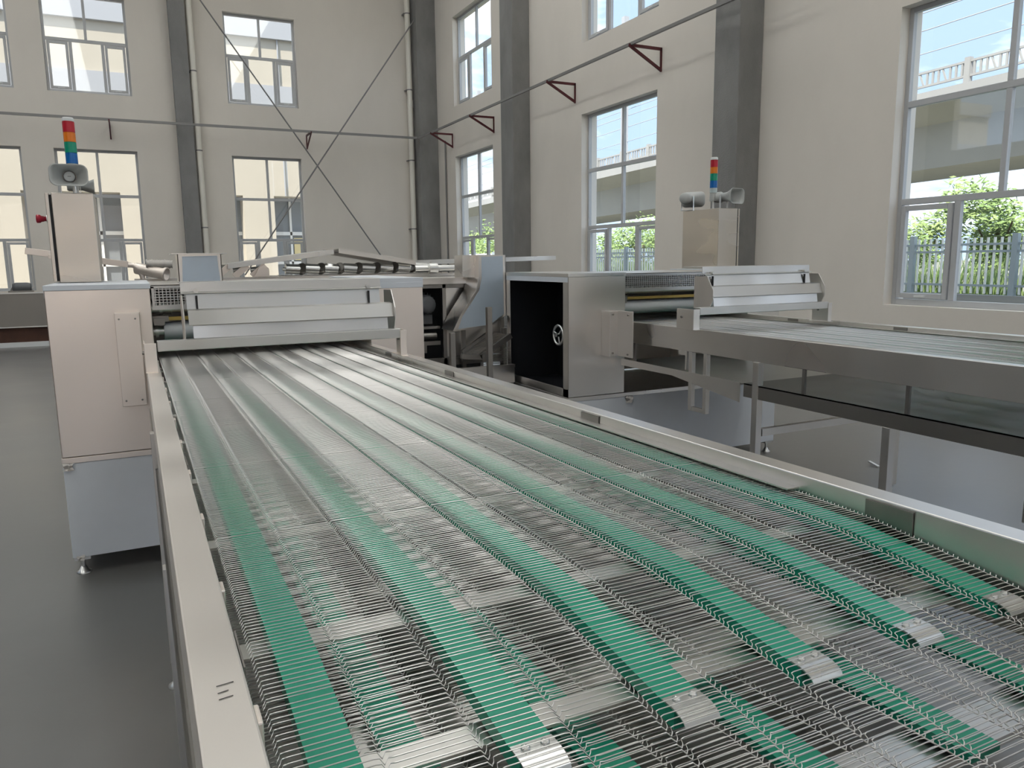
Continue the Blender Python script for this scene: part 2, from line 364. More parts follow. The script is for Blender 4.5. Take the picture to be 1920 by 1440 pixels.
def conveyor(label, base, tilt):
    root = bpy.data.objects.new('wire_belt_conveyor', None); COL.objects.link(root); tag(root, label, 'conveyor')
    root.location = base; root.rotation_euler = (tilt, 0, 0)
    B = lambda mb, n, mt, p=root, bv=0: mb.build(n, mt, p, bevel=bv)
    YE = 4.13
    for s_, (a, b) in enumerate(((0, .05), (1.083, 1.133))):
        ye = YE-.02 if s_ == 0 else YE+.8
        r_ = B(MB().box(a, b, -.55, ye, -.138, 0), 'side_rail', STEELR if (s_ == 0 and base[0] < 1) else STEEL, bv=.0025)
        xi = b+.0015 if s_ == 0 else a-.0015
        for yj in (.78, 1.72, 2.78, 3.6):                   # joint plates on the inner face
            B(MB().box(min(xi, xi+(.002 if s_ == 0 else -.002)), max(xi, xi+(.002 if s_ == 0 else -.002)), yj, yj+.09, -.12, -.006), 'joint_plate', DSTEEL, r_)
    B(MB().box(1.054, 1.083, 1.02, 4.9, -.0265, -.0235), 'edge_ledge', STEEL)
    for k in range(12):
        y = .35 + k*.33
        B(MB().box(.05, .0565, y, y+.035, -.045, -.012), 'guide_clip', STEELP, bv=.002)
    for k, x in enumerate(STRIPX):
        mb = MB(); ys = [.60, .65, .75, .85, .95, 1.1, 4.9]; w = .0235
        b = len(mb.v)
        for y in ys:
            z = zb(y)-.008
            mb.v += [(x-w, y, z-.02), (x-w, y, z), (x+w, y, z), (x+w, y, z-.02)]
        for i in range(len(ys)-1):
            for a_ in range(4):
                c_ = (a_+1) % 4; mb.face([b+i*4+a_, b+i*4+c_, b+(i+1)*4+c_, b+(i+1)*4+a_])
        mb.face([b, b+3, b+2, b+1]); e = b+(len(ys)-1)*4; mb.face([e, e+1, e+2, e+3])
        st = B(mb, 'slide_strip', GREEN)
        cl = MB(); prof = [(.622, .0015), (.602, .001), (.595, -.0005), (.588, -.003), (.583, -.0065), (.581, -.010)]
        b = len(cl.v)
        for y, dz in prof:
            z = zb(.61)-.0065+dz
            cl.v += [(x-w, y, z), (x+w, y, z), (x+w, y, z-.002), (x-w, y, z-.002)]
        for i in range(len(prof)-1):
            for a_ in range(4):
                c_ = (a_+1) % 4; cl.face([b+i*4+a_, b+(i+1)*4+a_, b+(i+1)*4+c_, b+i*4+c_], False)
        for sx in (-.011, .011): cl.lathe((x+sx, .612, zb(.612)-.005), (0, 0, 1), [(-.002, .0048), (.0022, .0048), (.003, .003), (.0012, .0022), (.0012, 0)], 10)
        B(cl, 'end_clip', STEELB, st)
    for y in (.68, .935, 1.35, 1.8, 2.25, 2.7, 3.15, 3.6, 4.0):
        z = zb(y)-.032
        B(MB().box(.05, 1.083, y-.02, y+.02, z-.004, z), 'cross_bar', STEEL)
    for k in range(5):
        x = .208 + .1845*k
        B(MB().box(x-.024, x+.024, .45, 2.3, -.132, -.122), 'return_strip', GREEN)
    for y in (.5, .8, 1.2, 1.9, 2.9):
        B(MB().box(.05, 1.083, y-.03, y+.03, -.150, -.138), 'lower_cross_bar', STEEL)
    tr = B(MB().box(-.005, 1.138, -.3, 2.93, -.268, -.262).box(-.005, 0, -.3, 2.93, -.335, -.262).box(1.133, 1.138, -.3, 2.93, -.335, -.262).box(0, 1.133, 2.925, 2.93, -.335, -.268), 'crumb_tray', DSTEEL)  # tray in darker steel to paint the shade under the belt
    B(MB().prism([(2.96, -.262), (4.1, -.255), (4.1, -.30), (3.55, -.30), (2.96, -.372)], 0, -.004, 0).prism([(2.96, -.262), (4.1, -.255), (4.1, -.30), (3.55, -.30), (2.96, -.372)], 0, 1.133, 1.137)
      .box(0, 1.133, 2.96, 4.1, -.275, -.27), 'return_guard', STEEL)
    zf = -base[2]
    for x in (-.012, 1.093):
        for (y, zt) in ((2.82, -.138), (2.02, -.335), (.15, -.335)):
            zt_ = zt
            lg = B(MB().box(x, x+.04, y, y+.04, zf+.13+.0, zt_), 'leg', STEEL, bv=.002)
            ft = MB(); foot(ft, x+.02, y+.02, .14); ft.v = [(a, b_, c+zf - tilt*(b_)) for a, b_, c in ft.v]
            B(ft, 'levelling_foot', STEELB, lg)
    B(MB().box(.04, 1.093, 2.825, 2.855, -.54, -.50), 'tie_beam', STEEL)
    for y in (1.95, 2.52, 3.95):
        B(MB().box(.004, .016, y, y+.018, -.265, -.138), 'hanger', DSTEEL)
    B(MB().box(.0, .028, 3.24, 3.27, -.49, -.138).box(.0, .028, 3.37, 3.40, -.49, -.138).box(.004, .024, 3.27, 3.37, -.49, -.465).box(-.0, .03, 3.42, 3.50, -.165, -.138).box(.0, .02, 3.42, 3.435, -.25, -.165), 'hanger_frame', STEEL, bv=.002)
    return root
def flap(parent, x, y, z, s_=.03, seed=1):
    rn = random.Random(seed); mb = MB(); P_ = []
    for i in range(4):
        for j in range(4): P_.append((x+(i-1.5)*s_*.45+rn.uniform(-.2, .2)*s_, y-.004-abs(rn.uniform(0, .5))*s_*(j > 0), z-j*s_*.36+rn.uniform(-.15, .15)*s_))
    mb.v = P_
    for i in range(3):
        for j in range(3): a = i*4+j; mb.face([a, a+4, a+5, a+1])
    return mb.build('torn_film', PAPER, parent)
top_mb = belt_mesh(-.25, 4.95, zb)
bot_mb = belt_mesh(-.2, 4.0, lambda y: -.112, seed=5)
c1 = conveyor('long wire-mesh belt conveyor with green slide strips filling the foreground', (.017, 0, 1.104), -.0115)
mk = MB()
for k, (a, w_) in enumerate(((.742, .016), (.728, .010), (.716, .013))): mk.bar((.022, a, .0006), (.022+w_, a+.002, .0006), .0007, .0005)
mk.build('pencil_mark', DARK, c1)
b1 = top_mb.build('mesh_belt', WIRE, c1); b2 = bot_mb.build('return_belt', WIRE, c1)
c2 = conveyor('second wire-mesh belt conveyor standing on steel legs at the right', (2.917, .185, 1.089), 0.0)
for src in (b1, b2):
    c = src.copy(); COL.objects.link(c); c.parent = c2

# ------------------------------------------------------------------ roller heads
def head(label, ox, oy, first):
    t = thing('roller_machine', label, 'machine', (ox+.54, oy+4.6, 0))
    def L(mb):
        mb.v = [(a+ox, b+oy, c) for a, b, c in mb.v]; return mb
    B = lambda mb, n, mt, p=t, bv=0: L(mb).build(n, mt, p, bevel=bv)
    bc = B(MB().box(-.38, 1.46, 4.134, 5.06, .088, .562), 'base_cabinet', FILM, bv=.003)
    bc['label'] = 'lower cabinet still wrapped in blue-grey protective film'
    B(MB().box(-.382, 1.462, 4.131, 5.062, .562, .59), 'deck_plate', STEELP if first else STEEL, bv=.002)
    for x, y in ((-.34, 4.17), (1.42, 4.17), (-.34, 5.02), (1.42, 5.02)):
        fm = MB(); foot(fm, x, y, .088); fm.prism([(x-.035, .072), (x+.035, .072), (x+.035, .088), (x-.035, .088)], 1, y-.03, y+.03); B(fm, 'levelling_foot', STEELB, t)
    # left cabinet, open on its outer side
    x0, x1, y0, y1, z0, z1 = -.38, .063, 4.134, 5.055, .592, 1.385
    side = MB()
    side.box(x0, x1, y0, y0+.004, z0, z1).box(x0, x1, y1-.004, y1, z0, z1).box(x1-.004, x1, y0, y1, z0, z1).box(x0, x1, y0, y1, z0, z0+.004)
    side.box(x0, x0+.004, y0, y0+.07, z0, z1).box(x0, x0+.004, y1-.055, y1, z0, z1).box(x0, x0+.004, y0, y1, z0, z0+.055).box(x0, x0+.004, y0, y1, z1-.035, z1)
    lc = B(side, 'side_cabinet', STEELP if first else STEEL, bv=.0015)
    B(MB().box(x0+.006, x1-.006, y0+.006, y0+.01, z0+.006, z1-.006).box(x0+.006, x1-.006, y1-.01, y1-.006, z0+.006, z1-.006).box(x1-.010, x1-.006, y0+.01, y1-.01, z0+.006, z1-.006)
      .box(x0+.006, x1-.006, y0+.01, y1-.01, z0+.006, z0+.010), 'inner_shade', SHADEI, lc)  # dark sheets standing in for shade inside the cabinet
    cap = B(MB().box(x0-.003, x1+.003, y0-.003, y1+.003, 1.385, 1.410), 'cabinet_lid', FILM if first else STEELB, lc, .002)
    B(MB().box(x0-.002, x0+.0, y0+.004, y1, 1.352, 1.386), 'film_edge', FILM, lc)
    # hand wheel and linkage inside
    hw = MB(); cxw, cyw, czw = -.30, 4.405, .985
    ring = [(cxw, cyw+.066*math.cos(a), czw+.066*math.sin(a)) for a in [2*PI*k/28 for k in range(29)]]
    hw.tube(ring, .009, 8)
    for a in (0.3, 0.3+2*PI/3, 0.3+4*PI/3): hw.cyl((cxw, cyw, czw), (cxw, cyw+.063*math.cos(a), czw+.063*math.sin(a)), .006, 8)
    hw.cyl((cxw-.02, cyw, czw), (.05, cyw, czw), .014, 12)
    B(hw, 'hand_wheel', STEELB, lc)
    B(MB().box(-.20, -.16, 4.24, 4.28, .62, 1.35).cyl((-.22, 4.3, .83), (.0, 4.3, .83), .02, 12).box(-.2, -.12, 4.25, 4.36, .66, .70), 'linkage', DSTEEL, lc)
    # right cabinet
    x0, x1 = 1.15, 1.46
    rc = B(MB().box(x0, x1, y0, y1, z0, z1), 'side_cabinet', STEELP if first else STEEL, bv=.002)
    B(MB().box(x0-.003, x1+.003, y0-.003, y1+.003, 1.385, 1.410).box(x0-.002, x1+.002, y0-.004, y0, 1.355, 1.385), 'cabinet_lid', FILM, rc, .001)
    # roller stack between the cabinets
    B(MB().cyl((.115, 4.27, 1.167), (1.15, 4.27, 1.167), .046, 32), 'white_roller', ROLLW)
    B(MB().cyl((.063, 4.27, 1.167), (.115, 4.27, 1.167), .022, 16).cyl((.075, 4.27, 1.167), (.09, 4.27, 1.167), .034, 16), 'journal', STEELB)
    B(MB().cyl((.063, 4.25, 1.285), (1.15, 4.25, 1.285), .028, 24).cyl((.10, 4.25, 1.285), (.115, 4.25, 1.285), .036, 20).cyl((.15, 4.25, 1.285), (.156, 4.25, 1.285), .034, 20), 'steel_roller', STEELB)
    B(MB().cyl((.063, 4.30, 1.335), (1.15, 4.30, 1.335), .02, 16), 'steel_roller', DSTEEL)
    B(MB().box(.14, 1.15, 4.215, 4.235, 1.222, 1.240), 'scraper_bar', BRASS)
    B(MB().box(.063, .14, 4.22, 4.25, 1.215, 1.245).box(.07, .12, 4.20, 4.28, 1.20, 1.235), 'bearing_block', DSTEEL)
    B(MB().box(.063, 1.15, 5.03, 5.05, .60, 1.395), 'rear_plate', DSTEEL)
    # perforated guard
    pg = MB()
    X0, X1, Z0, Z1, yy = .07, 1.15, 1.300, 1.392, 4.19
    pg.box(X0, X1, yy, yy+.012, Z1-.008, Z1+.008).box(X0, X1, yy, yy+.012, Z0-.022, Z0).box(X0, X0+.012, yy, yy+.012, Z0, Z1).box(X1-.012, X1, yy, yy+.012, Z0, Z1)
    n = 64
    for k in range(1, n): x = X0+(X1-X0)*k/n; pg.box(x-.0022, x+.0022, yy+.004, yy+.006, Z0, Z1)
    for k in range(1, 7): z = Z0+(Z1-Z0)*k/7; pg.box(X0, X1, yy+.0045, yy+.0055, z-.0018, z+.0018)
    B(pg, 'perforated_guard', PERF)
    B(MB().box(.066, 1.147, 4.19, 5.05, 1.396, 1.402), 'top_cover', STEEL)
    if first:
        mp_ = B(MB().box(-.10, .008, 4.095, 4.13, .822, 1.275), 'mounting_plate', STEELP, lc, .002)
        bm = MB()
        for x in (-.082, -.012):
            for z in (.85, 1.245): bm.cyl((x, 4.086, z), (x, 4.095, z), .0045, 8)
        B(bm, 'screw', DSTEEL, mp_)
    else:
        mp_ = B(MB().box(-.125, -.06, 4.03, 4.134, .86, 1.16).box(-.064, -.058, 3.86, 4.134, .865, 1.165), 'mounting_plate', STEEL, lc, .002)
        bm = MB()
        for z in (.885, 1.14):
            bm.cyl((-.105, 4.02, z), (-.105, 4.03, z), .006, 8); bm.cyl((-.072, 3.91, z), (-.064, 3.91, z), .006, 8)
        B(bm, 'screw', DSTEEL, mp_)
    return t
h1 = head('roller head with tall pink-beige side cabinet standing on a blue wrapped base at the left', 0, 0, True)
h2 = head('roller head with an open-sided cabinet and white roller behind the right conveyor', 2.90, .185, False)

flap(h1, -.355, 4.13, .565, .03, 1); flap(h1, -.345, 4.13, .10, .022, 4)
flap(h2, 2.99, 4.312, .565, .04, 2); flap(h2, 3.86, 4.312, .565, .045, 3)
# ------------------------------------------------------------------ guard hoods
def hood(label, X, Y, zoff, group, BM=None):
    BM = BM or STEELP
    t = thing('guard_hood', label, 'machine guard', (X+.43, Y, 1.07+zoff), group)
    def L(mb): mb.v = [(a+X, b+Y, c+zoff) for a, b, c in mb.v]; return mb
    B = lambda mb, n, mt, p=t, bv=0: L(mb).build(n, mt, p, bevel=bv)
    Wd = .87
    top = B(MB().prism([(.12, 1.424), (.124, 1.428), (.30, 1.428), (.30, 1.424)], 0, 0, Wd+.0).prism([(.118, 1.385), (.122, 1.385), (.124, 1.428), (.120, 1.428)], 0, 0, Wd).prism([(.096, 1.381), (.122, 1.385), (.122, 1.389), (.096, 1.385)], 0, 0, Wd+.0), 'top_channel', HOODM, bv=.001)
    p1 = B(MB().prism([(.112, 1.384), (.116, 1.384), (.098, 1.300), (.094, 1.300)], 0, .02, Wd-.01), 'upper_panel', HOODM)
    B(MB().prism([(.058, 1.311), (.098, 1.316), (.098, 1.312), (.062, 1.307), (.040, 1.250), (.036, 1.252)], 0, .02, Wd+.035), 'middle_panel', HOODM)
    B(MB().prism([(.058, 1.254), (.062, 1.254), (.052, 1.186), (.048, 1.186)], 0, .035, Wd+.01), 'lower_panel', HOODM)
    B(MB().box(-.108, .925, .0, .045, 1.152, 1.196), 'bottom_bar', HOODM, bv=.003)
    poly = [(.19, 1.372), (.075, 1.374), (.02, 1.294), (.02, 1.241), (.05, 1.177), (.19, 1.179)]
    B(MB().prism(poly, 0, .0, .004), 'end_plate', STEEL, bv=.001); B(MB().prism(poly, 0, Wd+.036, Wd+.040), 'end_plate', STEEL, bv=.001)
    for xs_ in (.06, .805):
        B(MB().box(xs_-.004, xs_+.004, .091, .1005, 1.312, 1.372), 'slot', DARK, p1)
        B(MB().cyl((xs_, .092, 1.392), (xs_, .12, 1.392), .008, 10).cyl((xs_, .088, 1.392), (xs_, .094, 1.392), .011, 6), 'wing_nut', HOODM, p1)
    zr = 1.068
    for a, b, c in ((-.158, -.112, -.158), (.92, .952, .948)):
        bk = MB(); bk.box(a, b, -.004, .0, zr, 1.188); bk.box(c, c+.004, .0, .15, zr, 1.188); bk.box(a, b, -.02, .15, zr, zr+.003)
        bo = B(bk, 'mounting_bracket', BM, bv=.0015)
        B(MB().cyl((c-.008, .10, 1.14), (c+.03, .10, 1.14), .007, 10), 'bolt', DSTEEL, bo)
    return t
hood('stepped stainless guard hood spanning the foreground conveyor', .17, 3.42, -.004, 'stainless guard hoods over the belts')
hood('stepped stainless guard hood spanning the right conveyor', 3.03, 3.50, .018, 'stainless guard hoods over the belts', STEEL)

# ------------------------------------------------------------------ control boxes, towers, horns
def control_box(label, x0, x1, y0, y1, z0, z1, side):
    t = thing('control_box', label, 'control box', ((x0+x1)/2, (y0+y1)/2, z0))
    MB().box(x0, x1, y0, y1, z0, z1).build('enclosure', BOXM, t, bevel=.003)
    xd = x0 if side < 0 else x1
    a, b = (xd-.028, xd-.012) if side < 0 else (xd+.012, xd+.028)
    d = MB().box(a, b, y0+.005, y1-.005, z0+.005, z1-.002).build('door', BOXM, t, bevel=.002)
    MB().box(min(a, xd), max(b, xd), y0+.02, y0+.035, z0+.03, z0+.10).box(min(a, xd), max(b, xd), y0+.02, y0+.035, z1-.11, z1-.03).box(min(b, xd) if side < 0 else xd, max(b, xd) if side > 0 else xd, y0+.012, y1-.012, z0+.01, z1-.01).build('hinge', DARK, t)
    if side < 0:
        zc = z0+.33
        MB().lathe((a, y0+.06, zc), (-1, 0, 0), [(0, .012), (.018, .012), (.018, .014), (.03, .016), (.036, .021), (.05, .022), (.053, .018), (.053, 0)], 18).build('stop_button', REDP, d)
        MB().cyl((a-.006, y0+.06, zc), (a, y0+.06, zc), .02, 16).build('button_ring', STEELB, d)
control_box('upright steel control box with red stop button on the left cabinet', -.350, -.158, 4.66, 5.05, 1.412, 1.872, -1)
control_box('upright steel control box between two horns on the right machine', 4.15, 4.34, 4.78, 5.22, 1.412, 1.882, 1)
def tower(label, x, y, z):
    t = thing('signal_tower', label, 'signal light', (x, y, z), 'stack lights on the control boxes')
    R = .029
    MB().cyl((x, y, z), (x, y, z+.008), .022, 16).cyl((x, y, z), (x, y, z+.07), .010, 12).build('stem', STEELB, t)
    MB().cyl((x, y, z+.065), (x, y, z+.128), R, 24).build('base_section', HORN, t)
    h = z+.130
    for nm, mt, hh in (('clear_lens', LCLR, .038), ('blue_lens', LBLU, .056), ('green_lens', LGRN, .056), ('amber_lens', LORG, .050), ('red_lens', LRED, .056)):
        q = MB().cyl((x, y, h), (x, y, h+hh-.003), R, 28); q.lathe((x, y, 0), (0, 0, 1), [(h+hh-.003, R), (h+hh-.003, R*.93), (h+hh, R*.93), (h+hh, R)], 28)
        for k in range(0): pass
        o = q.build(nm, mt, t)
        h += hh
    MB().lathe((x, y, h), (0, 0, 1), [(0, R), (.014, R), (.02, R*.85), (.021, 0)], 24).build('cap', WHITEP, t)
tower('red amber green blue signal tower on the left control box', -.249, 4.85, 1.872)
tower('red amber green blue signal tower on the right control box', 4.235, 4.95, 1.882)
def horn(label, x, y, z, ang, s=1.0, tilt=0.0):
    """z = top of the box it stands on; ang = heading of the mouth"""
    t = thing('horn_speaker', label, 'horn speaker', (x, y, z), 'grey horn speakers')
    D = Vector((math.cos(ang), math.sin(ang), 0)); S = Vector((-math.sin(ang), math.cos(ang), 0)); U = Vector((0, 0, 1)); C = Vector((x, y, z+.085*s))
    def rr(w, h, r, n=5):
        out_ = []
        for cx_, cz_, a0 in ((w/2-r, h/2-r, 0), (-w/2+r, h/2-r, 90), (-w/2+r, -h/2+r, 180), (w/2-r, -h/2+r, 270)):
            for k in range(n+1):
                a = math.radians(a0+90*k/n); out_.append((cx_+r*math.cos(a), cz_+r*math.sin(a)))
        return out_
    mb = MB()
    secs = [(-.035, .060, .060, .029), (-.005, .066, .062, .028), (.02, .085, .066, .03), (.05, .120, .080, .03), (.08, .160, .098, .03), (.090, .174, .108, .032), (.094, .176, .110, .033), (.093, .164, .100, .030),
            (.07, .140, .088, .03), (.045, .105, .075, .03), (.02, .075, .062, .028), (-.01, .05, .05, .024)]
    b = len(mb.v); N = 24
    for d, w, h, r in secs:
        for (a, c) in rr(w*s, h*s, r*s): mb.v.append(tuple(C + D*d*s + S*a + U*c))
    for i in range(len(secs)-1):
        for k in range(N):
            j = (k+1) % N; mb.face([b+i*N+k, b+i*N+j, b+(i+1)*N+j, b+(i+1)*N+k], True)
    mb.face([b+k for k in range(N)][::-1])
    bell = mb.build('bell', HORN, t)
    MB().lathe(C+D*.0*s, D, [(-.01*s, .026*s), (.018*s, .026*s), (.022*s, .020*s), (.022*s, .0)], 20).build('throat_plug', WHITEP, bell)
    cc = C+D*.0225*s
    MB().bar(cc-S*.008*s, cc+S*.008*s, .002, .002).build('plug_mark', DARK, bell)
    ri = [tuple(C+D*.006*s+S*.031*s*math.cos(a)+U*.031*s*math.sin(a)) for a in [2*PI*k/24 for k in range(25)]]
    MB().tube(ri, .004*s, 6).build('throat_ring', DSTEEL, bell)
    MB().lathe(C, D, [(-.095*s, 0), (-.095*s, .030*s), (-.085*s, .038*s), (-.045*s, .040*s), (-.035*s, .034*s), (-.03*s, .03*s)], 20).build('driver', HORN, t)
    br = MB()
    for q in (-1, 1):
        p = C+S*q*.044*s-D*.02*s
        br.bar(p+U*.015*s, Vector((p.x, p.y, z+.004)), .014*s, .003, tuple(S))
    a_, b_ = C-S*.046*s-D*.02*s, C+S*.046*s-D*.02*s
    br.bar((a_.x, a_.y, z+.003), (b_.x, b_.y, z+.003), .022*s, .004)
    br.build('bracket', STEELB, t)
    return t
horn('grey horn speaker facing the camera in front of the left signal tower', -.26, 4.70, 1.872, -PI/2+.02, 1.0)
horn('grey horn speaker turned to the rear beside the left signal tower', -.225, 4.955, 1.872, PI*.02, .7)
horn('grey horn speaker turned away, left of the right signal tower', 4.165, 5.17, 1.882, PI*.17, 1.15)
horn('grey horn speaker with open mouth right of the right signal tower', 4.29, 4.86, 1.882, -PI*.42, 1.1)

# ------------------------------------------------------------------ equipment behind the head
t = thing('feed_hopper', 'small square duct with blue film standing behind the foreground hood', 'hopper', (.345, 4.75, 1.402))
MB().box(.225, .455, 4.70, 4.704, 1.404, 1.555).box(.225, .229, 4.70, 4.92, 1.404, 1.555).box(.451, .455, 4.70, 4.92, 1.404, 1.555).box(.225, .455, 4.916, 4.92, 1.404, 1.555).build('duct', STEEL, t)
MB().prism([(.243, 1.404), (.443, 1.404), (.436, 1.49), (.434, 1.546), (.25, 1.542), (.246, 1.47)], 1, 4.698, 4.7).build('film_panel', FILMD, t)
MB().box(.195, .485, 4.68, 4.694, 1.556, 1.560).box(.195, .485, 4.92, 4.94, 1.556, 1.560).box(.195, .225, 4.694, 4.92, 1.556, 1.560).box(.455, .485, 4.694, 4.92, 1.556, 1.560).build('flange', STEELB, t)

t = thing('transfer_table', 'roller transfer table with bladed shafts behind the foreground machine', 'machine', (1.5, 6.2, 0))
MB().box(.99, 2.45, 6.0, 6.04, 1.33, 1.40).box(.99, 2.45, 6.6, 6.64, 1.33, 1.40).box(.99, 1.03, 6.04, 6.6, 1.33, 1.40).box(2.41, 2.45, 6.04, 6.6, 1.33, 1.40).build('frame', STEEL, t)
for x in (1.01, 2.41):
    for y in (6.02, 6.6): MB().box(x-.02, x+.02, y-.02, y+.02, 0, 1.33).build('leg', STEEL, t)
def shafts(t, xa, xb, y, z, n, r=.038):
    MB().cyl((xa, y, z), (xb, y, z), .014, 12).build('shaft', STEELB, t)
    w = (xb-xa)/n
    for k in range(n):
        x = xa+w*k
        MB().cyl((x+w*.14, y, z+.004), (x+w*.84, y, z-.004), r, 20).build('barrel', STEELB, t)
        MB().cyl((x+w*.90, y-.008, z+.008), (x+w*1.02, y+.01, z-.008), r*1.18, 20).build('disc', DSTEEL, t)
shafts(t, 1.02, 2.20, 6.05, 1.452, 8)
MB().cyl((2.05, 5.98, 1.44), (2.62, 5.98, 1.44), .028, 20).build('drive_shaft', STEELB, t)
MB().cyl((2.16, 5.95, 1.442), (2.23, 5.95, 1.442), .042, 20).build('collar', STEELB, t)

def sheet(label, pts, th, y0, y1, lip=.03, mt=STEELB):
    t = thing('cover_panel', label, 'metal panel', ((pts[0][0]+pts[1][0])/2, (y0+y1)/2, min(pts[0][1], pts[1][1])), 'loose stainless cover panels')
    (xa, za), (xb, zb_) = pts
    MB().prism([(xa, za), (xb, zb_), (xb, zb_+th), (xa, za+th)], 1, y0, y1).build('sheet', mt, t)
    MB().prism([(xa, za-lip), (xb, zb_-lip), (xb, zb_+th), (xa, za+th)], 1, y0-.003, y0).build('front_lip', mt, t)
    MB().prism([(xa, za-lip), (xb, zb_-lip), (xb, zb_+th), (xa, za+th)], 1, y1, y1+.003).build('rear_lip', mt, t)
    return t
sheet('stainless panel sloping up to the right over the roller table', ((.62, 1.492), (1.40, 1.592)), .006, 5.98, 6.45, .03)
sheet('stainless panel sloping down to the right over the roller table', ((1.43, 1.600), (2.05, 1.500)), .006, 5.95, 6.5, .03, STEEL)
sheet('long level stainless panel reaching towards the right machine', ((2.06, 1.501), (3.40, 1.527)), .006, 6.05, 6.3, .03)

t = thing('roller_rack', 'short rack of steel barrels and flap brackets beside the small blue duct', 'machine', (.7, 6.1, 0))
MB().box(.45, .98, 6.0, 6.03, 1.36, 1.40).box(.45, .48, 6.0, 6.4, 1.36, 1.40).build('frame', STEEL, t)
for x in (.46, .95): MB().box(x-.015, x+.015, 6.0, 6.03, 0, 1.36).build('leg', STEEL, t)
for k in range(3):
    x = .54+k*.125
    MB().bar((x, 6.02, 1.405), (x+.10, 6.02, 1.485), .045, .012, (0, 1, 0)).build('flap_bracket', STEELP, t)
    MB().cyl((x+.0, 6.08, 1.45), (x+.09, 6.08, 1.46), .022, 14).build('barrel', STEELB, t)
MB().prism([(.80, 1.40), (.91, 1.40), (.91, 1.46), (.88, 1.487), (.84, 1.47)], 1, 5.98, 5.985).build('flap_bracket', STEELP, t)

# beam and hose left of the blue duct
tag(MB().bar((-.63, 6.0, 1.600), (-.03, 6.0, 1.503), .04, .042).bar((-.50, 5.98, 1.562), (-.40, 5.98, 1.545), .03, .03).build('support_beam', STEELP, bevel=.002), 'slim steel beam sloping behind the left control box', 'beam')
t = thing('hose_assembly', 'pale wrapped duct hose with round open end behind the left cabinet', 'hose', (.1, 6.0, 1.40))
MB().tube([(-.04, 6.0, 1.50), (.0, 6.0, 1.497), (.03, 6.0, 1.475), (.05, 6.0, 1.43), (.055, 6.0, 1.40)], .018, 10).build('curved_pipe', STEELP, t)
MB().cyl((.02, 6.03, 1.475), (.19, 5.93, 1.435), .040, 18, caps=False).lathe((.19, 5.93, 1.435), (.17, -.10, -.04), [(0, .046), (.02, .048), (.02, .040), (-.06, .038), (-.06, 0)], 20).build('duct_end', STEELP, t)
co = MB(); rn = random.Random(2)
P = [(.08, 5.97, 1.505), (.25, 5.97, 1.500)]
prof = []
for k in range(22): prof.append((.17*k/21, .026+.006*(k % 2)+rn.uniform(-.003, .003)))
co.lathe(P[0], (1, 0, -.03), [(0, .012)]+prof+[(.17, .012)], 14); co.build('wrapped_sleeve', PAPER, t)
MB().box(.0, .33, 6.1, 6.3, 1.30, 1.40).build('mounting_block', STEEL, t)

# motor unit and chute
t = thing('drive_unit', 'open-framed drive unit with a finned motor inside, behind the foreground belt', 'machine', (2.15, 5.8, 0))
fr = MB()
x0, x1, y0, y1, z0, z1 = 1.86, 2.62, 5.50, 5.95, .12, 1.325
for x in (x0, 2.10, x1-.03): fr.box(x, x+.03, y0, y0+.03, z0, z1)
fr.box(x0, x1, y0, y0+.03, z1-.03, z1).box(x0, x1, y0, y0+.03, .70, .76).box(x0, x0+.03, y1-.03, y1, z0, z1).box(x1-.03, x1, y1-.03, y1, z0, z1)
for x, y in ((x0, y0), (x1-.03, y0), (x0, y1-.03), (x1-.03, y1-.03)): fr.box(x, x+.03, y, y+.03, 0, z0)
fr.build('frame', DSTEEL, t, bevel=.002)
MB().box(x0-.01, x1+.0, y0-.02, y1, z1, z1+.05).build('top_slab', STEEL, t, bevel=.002)
MB().box(2.13, x1, y0+.05, y0+.056, .76, z1).build('side_panel', STEEL, t)
MB().box(x0+.03, x1-.03, y1-.02, y1-.01, z0, z1).box(x0+.005, x0+.012, y0+.03, y1-.03, z0, z1).build('rear_panel', DARK, t)
mo = MB(); mo.cyl((1.99, 5.56, 1.17), (1.99, 5.80, 1.17), .075, 24)
for k in range(20):
    a = 2*PI*k/20; d = Vector((math.cos(a), 0, math.sin(a))); p = Vector((1.99, 5.60, 1.17))+d*.082; mo.bar(p, p+Vector((0, .18, 0)), .004, .02, tuple(d))
mo.box(1.93, 2.05, 5.60, 5.78, 1.02, 1.09)
mt_ = mo.build('motor', MOTOR, t)
MB().lathe((1.99, 5.56, 1.17), (0, -1, 0), [(0, .07), (.03, .066), (.035, .03), (.035, 0)], 20).build('fan_cover', MOTOR, mt_)
MB().box(1.90, 2.09, 5.54, 5.80, .985, 1.005).box(1.90, 2.09, 5.54, 5.6, .86, .89).cyl((1.95, 5.56, .93), (2.06, 5.56, .93), .03, 14).box(1.92, 1.98, 5.55, 5.7, .80, .86).build('mounting_shelf', DSTEEL, t)

